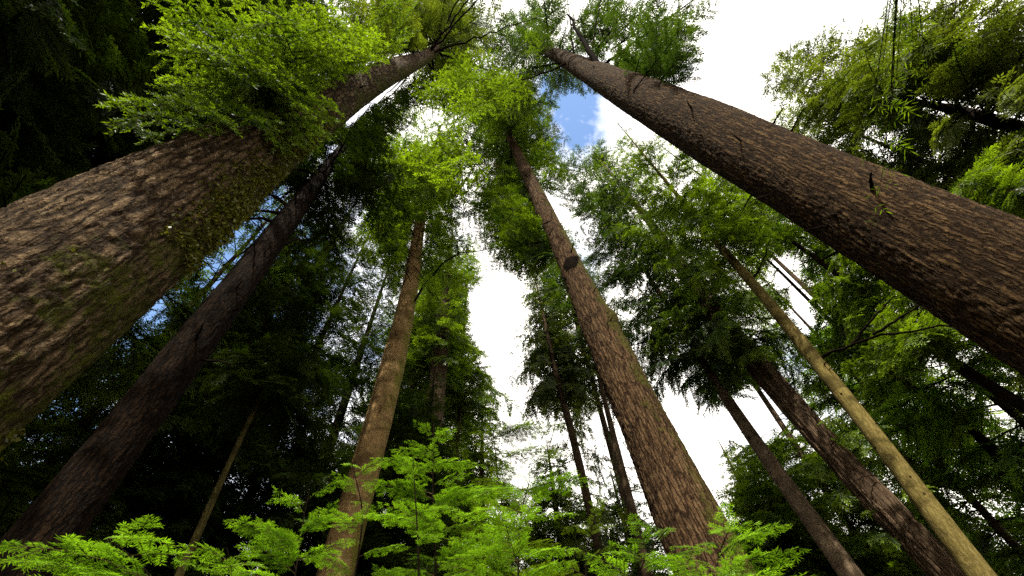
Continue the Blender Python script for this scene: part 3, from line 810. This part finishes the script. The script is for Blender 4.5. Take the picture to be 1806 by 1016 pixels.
# ------------------------------------------------------------------ more of the forest round about
BG = [  # u, v, w, D, H, crown from z, n, L, style, leaf, label
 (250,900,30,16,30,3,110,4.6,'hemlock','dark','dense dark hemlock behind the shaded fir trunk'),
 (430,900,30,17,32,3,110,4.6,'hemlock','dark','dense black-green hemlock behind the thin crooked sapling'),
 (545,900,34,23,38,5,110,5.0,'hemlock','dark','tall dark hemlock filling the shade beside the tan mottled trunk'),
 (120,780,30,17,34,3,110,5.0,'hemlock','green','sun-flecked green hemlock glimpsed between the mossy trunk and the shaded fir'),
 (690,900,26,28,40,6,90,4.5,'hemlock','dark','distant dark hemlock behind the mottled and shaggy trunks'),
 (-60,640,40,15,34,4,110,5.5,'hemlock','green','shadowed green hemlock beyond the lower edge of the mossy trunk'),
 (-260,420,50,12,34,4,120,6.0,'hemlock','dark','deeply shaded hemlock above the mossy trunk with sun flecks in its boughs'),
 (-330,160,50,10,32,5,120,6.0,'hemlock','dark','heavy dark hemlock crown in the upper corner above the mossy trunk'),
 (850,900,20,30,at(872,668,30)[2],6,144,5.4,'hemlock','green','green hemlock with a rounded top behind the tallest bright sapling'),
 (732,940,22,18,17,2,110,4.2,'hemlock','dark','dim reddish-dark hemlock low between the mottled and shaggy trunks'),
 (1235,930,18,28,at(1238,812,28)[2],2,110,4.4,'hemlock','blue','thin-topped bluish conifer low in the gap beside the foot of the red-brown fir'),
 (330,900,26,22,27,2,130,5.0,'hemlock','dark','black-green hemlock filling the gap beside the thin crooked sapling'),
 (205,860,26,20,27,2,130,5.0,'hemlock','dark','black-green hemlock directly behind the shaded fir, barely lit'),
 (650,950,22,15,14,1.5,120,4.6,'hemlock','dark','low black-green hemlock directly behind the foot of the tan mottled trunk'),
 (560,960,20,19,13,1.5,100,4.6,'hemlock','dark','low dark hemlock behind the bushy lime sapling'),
 (985,930,20,26,at(985,770,26)[2],3,144,5.800000000000001,'hemlock','green','bushy green hemlock low between the spruce trunks and the central sapling'),
 (1110,960,18,30,17,3,128,6.0,'hemlock','blue','low bluish conifer behind the foot of the red-brown fir'),
 (800,880,20,34,33,4,160,6.0,'hemlock','green','leafy green hemlock beside the shaggy trunk, its top ragged against the sky'),
 (1400,960,22,21,11,2,144,5.800000000000001,'hemlock','green','low dense hemlock at the foot of the slim smooth trunk'),
 (1330,900,18,34,at(1318,745,34)[2],2,176,5.4,'hemlock','olive','small yellowish tree in the sky gap between the red-brown fir and slim trunk'),
 (1480,900,22,25,26,3,144,5.6,'hemlock','green','green hemlock filling the gap behind the cedar trunk'),
 (1760,930,24,19,20,2,64,4.2,'hemlock','lime','shaded hemlock low beyond the pale slender trunk'),  # lime needle colour brightens this shaded tree in place of missing light
 (1640,860,24,24,22,3,70,4.6,'hemlock','spring','shaded green hemlock between the pale slender trunk and the narrow dark one'),  # brighter needle colour makes up for the light this crown lacks
 (1900,820,30,17,21,3,60,4.5,'hemlock','spring','feathery green hemlock at the edge of the frame below the slanting dark trunk'),  # needle colour lightened here too, against the shade
 (1560,640,20,26,38,9,80,4.5,'hemlock','lime','mid-green hemlock behind the limb of the pale slender trunk'),  # lime colour so the shaded crown still shows mid-green
 (1960,420,30,14,19,4,90,4.8,'hemlock','olive','olive conifer peeping over the upper edge of the huge straight trunk'),
 (815,640,9,26,46,20,120,6.0,'hemlock','green','tall green conifer whose crown closes the sky above the shaggy trunk'),
 (1036,640,14,24,44,19,110,6.4,'hemlock','blue','tall bluish conifer hidden behind the red-brown trunk, its crown showing round it'),
 (738,640,16,25,44,17,110,6.0,'hemlock','lime','tall fresh-green conifer directly behind the tan mottled hemlock, its crown joining the bright curtain'),
 (590,420,20,22,40,14,80,4.5,'hemlock','dark','dark conifer top beside the shaded fir and the mottled crown'),
]
for i, (u, v, w, D, H, z0, n, L, style, leaf, lab) in enumerate(BG):
    key = 'bg%d' % i
    n = int(n * 1.3); w *= .6
    AX[key] = Axis([(u, v, w), (u + (VP[0] - u) * .2, v + (VP[1] - v) * .2, w * .72)], D, H)
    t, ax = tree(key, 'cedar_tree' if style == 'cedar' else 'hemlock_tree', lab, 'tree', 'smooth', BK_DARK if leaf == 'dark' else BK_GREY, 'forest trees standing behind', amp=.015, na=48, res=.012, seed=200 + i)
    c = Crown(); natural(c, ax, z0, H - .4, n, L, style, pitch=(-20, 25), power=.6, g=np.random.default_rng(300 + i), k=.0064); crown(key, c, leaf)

# broad unseen fir added behind the viewer, only to shade the dark trunk and thicket
AX['shade'] = Axis.straight(-8.6, -5.0, 36, .42)
t, ax = tree('shade', 'fir_tree', 'broad dense unseen fir behind the viewer, added to throw shade over the dark trunk', 'tree', 'plate', BK_DARK, amp=.02, na=40, res=.02, seed=401)
c = Crown(); natural(c, ax, 4, 35.5, 130, 4.6, 'hemlock', pitch=(-15, 25), e=.30, power=.5, gaps=False); crown('shade', c, 'dark')

# dead stubs left on the bare trunks
def stubs(key, vs, n, lo, hi, r):
    ax = AX[key]; g = np.random.default_rng(len(key) * 7 + n)
    for i in range(n):
        z = ax.z_at(g.uniform(*vs)); p, rr = ax(z); a = math.atan2(-p[0][1], -p[0][0]) + g.uniform(-1.7, 1.7)
        d = np.array([math.cos(a), math.sin(a), g.uniform(-.25, .35)]); L = g.uniform(lo, hi)
        limb(T[key], ax.base, [p[0] + d * rr[0] * .85, p[0] + d * (rr[0] + L * .5), p[0] + d * (rr[0] + L) + np.array([0, 0, -.15 * L])], r * g.uniform(.6, 1.2), r * .3, name='stub')
stubs('grand', (120, 420), 14, .06, .35, .022); stubs('red', (280, 640), 16, .08, .5, .025); stubs('mottled', (430, 800), 14, .06, .5, .016)
stubs('yellow', (440, 900), 12, .04, .22, .014); stubs('cedar', (520, 800), 10, .1, .7, .025); stubs('slim', (660, 880), 10, .1, .6, .016)
stubs('dark', (330, 640), 12, .1, .8, .02); stubs('shaggy', (520, 760), 14, .2, 1.2, .02); stubs('thin', (680, 920), 18, .3, 1.6, .014); stubs('mossy', (110, 300), 8, .06, .3, .02)
# ------------------------------------------------------------------ young hemlocks in front
NEAR = {}
def near_bough(ratio, k):
    key = (ratio, k % 4)
    if key not in NEAR:
        NEAR[key] = Bough(ratio, 500 + 7 * ratio + k % 4, 'hemlock', 2.1, 3.6, .16, .125, .46, .12, .30, sub=ratio > 16, tilt=.22, ang=56, zs_=(-.08, .06), zt_=(-.06, .05), wr=.55, nv=.14)
    return NEAR[key]


def sapling(label, stem_px, D, tops, n, L, e=.026, z0=.25, leaf='spring', extra=(), name='hemlock_sapling', g=None, low=0.0):
    """stem_px: pixels from the lowest visible point up to the leader; boughs all round plus those aimed at pixels in extra."""
    g = g or rng; e *= .8
    P = np.array([at(u, v, D) for (u, v) in stem_px])
    base = np.array([P[0, 0], P[0, 1], 0.0]); P = np.vstack([base, P])
    t = thing(name, label, 'sapling', base, 'young hemlocks growing in front')
    n_s = 40
    s = np.concatenate([[0], np.cumsum(np.linalg.norm(np.diff(P, axis=0), axis=1))])
    f = lambda x: np.stack([np.interp(x, s, P[:, i]) for i in range(3)], -1)
    SP = f(np.linspace(0, s[-1], n_s))
    for _ in range(3): SP[1:-1] = .25 * SP[:-2] + .5 * SP[1:-1] + .25 * SP[2:]
    R = np.linspace(.013, .0022, n_s) * (s[-1] / 2.2)
    V, Fq = tube_mesh(SP, R, 8)
    link('stem', mesh_from('stem', V - base, Fq, [WOOD], None, True), t)
    c = Crown()
    for i in range(n):
        tt = (i + g.uniform(0, .8)) / n
        z = z0 + (s[-1] - z0) * tt
        p = f(np.array([z]))[0]
        a = i * 2.39996 + g.normal(0, .35)
        l = max(.2, L * (1.05 - tt) ** .55 * g.uniform(.7, 1.15))
        el = math.radians(8 + 26 * tt + g.normal(0, 7))
        d = np.array([math.cos(a) * math.cos(el), math.sin(a) * math.cos(el), math.sin(el)])
        r = l / e; r = min((8, 12, 17, 24, 32, 40), key=lambda q: abs(math.log(q / r)))
        c.add(near_bough(r, i), p, d, l, g.normal(0, .12), gaps=False, keep=False, g=g)
    for j, (u, v, dD, l) in enumerate(extra):
        tip = at(u, v, D + dD)
        z = np.clip(tip[2] - .05, .2, s[-1] * .97)
        i_ = np.argmin(np.abs(SP[:, 2] - z)); p = SP[i_]
        d = tip - p; l = np.linalg.norm(d)
        r = l / e; r = min((8, 12, 17, 24, 32, 40), key=lambda q: abs(math.log(q / r)))
        d[2] += .10 * l
        c.add(near_bough(r, j), p, d, l * 1.02, g.normal(0, .12), gaps=False, keep=False, g=g)
    c.build('foliage', base, LF[leaf], WOODL, t)
    return t


sapling('tallest bright sapling with layered boughs in front of the shaggy trunk', [(770,1015),(763,860),(765,745)], 3.6, None, 30, .70, .034, 1.2,
        extra=[(660,800,-.2,.5),(645,850,-.1,.5),(690,790,0,.5),(850,815,0,.5),(885,850,-.2,.5),(700,880,-.4,.5),(870,880,.2,.5)])
sapling('slimmer bright sapling leaning over the foot of the tan mottled hemlock', [(632,985),(642,900),(617,805)], 3.2, None, 15, .45, .030, 1.2,
        extra=[(590,830,-.1,.4),(680,850,0,.4),(560,890,-.2,.4)])
sapling('bright sapling filling the gap under the tallest one, its dark stem bare', [(740,1010),(733,880),(728,805)], 3.0, None, 18, .5, .030, 1.2, extra=[(640,900,-.1,.5),(820,900,0,.5)])
sapling('bushy lime sapling spreading wide layered boughs before the dark thicket', [(520,1030),(530,940),(545,868)], 2.5, None, 22, .6, .027, .9,
        extra=[(408,908,-.1,.6),(478,878,.1,.5),(425,950,-.2,.6),(400,985,-.3,.6),(470,920,-.2,.5),(600,900,-.2,.5),(620,950,-.2,.5)])
sapling('central feathery sapling with a bent-over leader and dark stem', [(913,1016),(918,900),(934,848)], 2.1, None, 23, .52, .024, .95,
        extra=[(800,905,.1,.4),(775,985,0,.4),(1035,845,.2,.4),(1010,900,0,.4),(830,870,.3,.4),(1020,960,0,.4),(790,945,0,.4)])
sapling('low lime sapling beneath the red-brown fir, its boughs reaching sideways', [(1118,1030),(1140,975),(1180,930)], 2.2, None, 18, .5, .024, 1.0,
        extra=[(1078,958,-.1,.4),(1060,1000,-.1,.4),(1180,928,0,.3),(1240,960,0,.4)])
sapling('bright sapling with fanned boughs overlapping the foot of the red-brown fir', [(1260,1030),(1262,985),(1290,925)], 2.0, None, 17, .5, .023, .95,
        extra=[(1390,915,0,.4),(1410,955,-.1,.4),(1425,1000,-.1,.4),(1350,935,.1,.4),(1330,920,.1,.4),(1230,960,.1,.4),(1215,985,0,.4),(1370,985,-.2,.4)])
sapling('arching sapling stretching long feathery boughs across the foot of the shaded fir', [(290,1040),(240,985),(190,950)], 2.0, None, 6, .34, .024, 1.0,
        extra=[(5,938,-.1,.7),(20,965,-.1,.7),(5,1000,-.2,.7),(90,1000,-.2,.6),(130,945,0,.5),(225,945,.1,.4),(330,965,.1,.4),(370,990,.1,.5),(120,1020,-.2,.5)])
sapling('small low sapling whose tips just clear the bottom of the thicket', [(415,1040),(410,1000),(400,965)], 2.0, None, 13, .38, .024, .9, extra=[(330,985,0,.4),(460,975,0,.4)])
sapling('darker sapling with drooping tips standing behind the central feathery one', [(905,1000),(880,860),(870,760)], 5.2, None, 34, .95, .042, 1.5, 'green',
        extra=[(990,745,0,.5),(960,760,.2,.5),(830,760,0,.5),(1000,790,0,.5),(940,740,0,.5)])
sapling('half-hidden sapling in shade under the spire-topped spruce', [(1030,1000),(1050,900),(1062,850)], 5.0, None, 22, .8, .042, 1.2, 'green')

SUN_AZ_DEG, SUN_EL_DEG, SUN_E = 264, 54, 4.8
SKY_S, CLOUD_V, EXPO = .15, 1.1, 1.15
# ------------------------------------------------------------------ hanging sprig close overhead
def hanging():
    top = at(1600, -260, 1.6); ax0 = top
    t = thing('hanging_bough', 'thin green hemlock sprig dangling in front of the huge straight trunk', 'bough', top)
    c = Crown(); g = np.random.default_rng(77)
    for (u, v, D) in [(1548, 395, 2.2), (1530, 300, 2.15), (1580, 250, 2.1), (1545, 230, 2.1), (1620, 180, 2.0), (1590, 120, 2.0), (1560, 330, 2.3), (1640, 240, 2.1)]:
        tip = at(u, v, D); st = top + (tip - top) * g.uniform(.0, .3)
        d = tip - st; l = np.linalg.norm(d)
        c.add(Bough(30, 900 + int(u), 'hemlock', 4.5, 3.5, .5, .12, .16, .02, .02, tilt=.3, wr=.3), st, d, l, g.uniform(-1.5, 1.5), gaps=False, keep=False)
    return t, top, c


# ------------------------------------------------------------------ ground
gm = plain_mat('needle_litter', (.020, .013, .007), (.06, .042, .022), 3.0, .95, .6)
N = 120; xs = np.sinh(np.linspace(-4.2, 4.2, N)) * 12
X, Y = np.meshgrid(xs, xs); Z = (fbm(np.stack([X.ravel() * .25, Y.ravel() * .25, 0 * X.ravel()], -1), 5, 3) - .5) * .3 * np.clip(np.hypot(X, Y).ravel() / 6, .2, 1) - .03
i = np.arange(N - 1)[:, None] * N + np.arange(N - 1)[None]
gf = np.stack([i, i + 1, i + N + 1, i + N], -1).reshape(-1, 4)
o = link('ground', mesh_from('ground', np.stack([X.ravel(), Y.ravel(), Z], -1), gf, [gm], None, True)); o['kind'] = 'structure'

# ------------------------------------------------------------------ light, sky, camera
SUN_AZ, SUN_EL = math.radians(SUN_AZ_DEG), math.radians(SUN_EL_DEG)      # direction towards the sun, from +X anticlockwise
sd = np.array([math.cos(SUN_AZ) * math.cos(SUN_EL), math.sin(SUN_AZ) * math.cos(SUN_EL), math.sin(SUN_EL)])
L = bpy.data.lights.new('sun', 'SUN'); L.energy = SUN_E; L.angle = math.radians(.5); L.color = (1, .94, .82)
lo = link('sun', L)
import mathutils
lo.rotation_euler = mathutils.Vector(-sd).to_track_quat('-Z', 'Y').to_euler()
w = bpy.data.worlds.new('World'); bpy.context.scene.world = w; w.use_nodes = True
nt = w.node_tree; nt.nodes.clear()
sky = nd(nt, 'ShaderNodeTexSky', {'sky_type': 'NISHITA', 'sun_disc': False, 'sun_elevation': SUN_EL, 'sun_rotation': math.pi / 2 - SUN_AZ})
tc = nt.nodes.new('ShaderNodeTexCoord')
gen = tc.outputs['Generated']
n1 = noise(nt, gen, 2.6, 6, .55, .3)
def toward(u, v, a, b):
    d = ray(u, v)
    n = nd(nt, 'ShaderNodeVectorMath', {'operation': 'DOT_PRODUCT'}, i1=tuple(d)); nt.links.new(gen, n.inputs[0])
    return maprange(nt, n.outputs['Value'], math.cos(math.radians(b)), math.cos(math.radians(a)))
blue = math_(nt, 'ADD', math_(nt, 'ADD', toward(1012, 192, 0, 8.5), toward(330, 480, 8, 34)), math_(nt, 'MULTIPLY', toward(1030, 470, 1, 7), .55), True)
cl = math_(nt, 'ADD', n1, math_(nt, 'MULTIPLY', blue, -.42))
cl = math_(nt, 'ADD', cl, math_(nt, 'MULTIPLY', math_(nt, 'SUBTRACT', noise(nt, gen, 14, 5, .65), .5), .5))
cl = maprange(nt, cl, .08, .42)
skyc = nd(nt, 'ShaderNodeVectorMath', {'operation': 'SCALE'}); nt.links.new(sky.outputs[0], skyc.inputs[0]); skyc.inputs['Scale'].default_value = SKY_S
cloud = mixc(nt, maprange(nt, noise(nt, gen, 5, 5), .35, .65), tuple(CLOUD_V * k for k in (1.0, .95, .88)), tuple(CLOUD_V * k for k in (1.10, 1.04, .96)))
col = mixc(nt, cl, mixc(nt, 1.0, skyc.outputs[0], (.93, 1.02, 1.07), 'MULTIPLY'), cloud)
bg = nd(nt, 'ShaderNodeBackground', None, Color=col, Strength=1.0)
nd(nt, 'ShaderNodeOutputWorld', None, Surface=bg.outputs[0])

cd = bpy.data.cameras.new('camera'); cam = link('camera', cd)
cd.sensor_width = 36; cd.lens = 36 * F / 1806; cd.clip_end = 3000; cd.clip_start = .02
M = mathutils.Matrix([[*RW[0], CAM[0]], [*RW[1], CAM[1]], [*RW[2], CAM[2]], [0, 0, 0, 1]])
cam.matrix_world = M
sc = bpy.context.scene; sc.camera = cam
sc.view_settings.view_transform = 'Standard'; sc.view_settings.look = 'None'; sc.view_settings.gamma = 1; sc.view_settings.exposure = EXPO
sc.view_settings.use_curve_mapping = False
sc.render.engine = 'CYCLES'
cy = sc.cycles
cy.max_bounces = 8; cy.diffuse_bounces = 6; cy.glossy_bounces = 2; cy.transmission_bounces = 6; cy.transparent_max_bounces = 4
cy.use_denoising = False
cy.sample_clamp_indirect = 4
ht, htop, hc = hanging(); hc.build('foliage', htop, LF['green'], WOOD, ht)
print('QUADS', NQ)
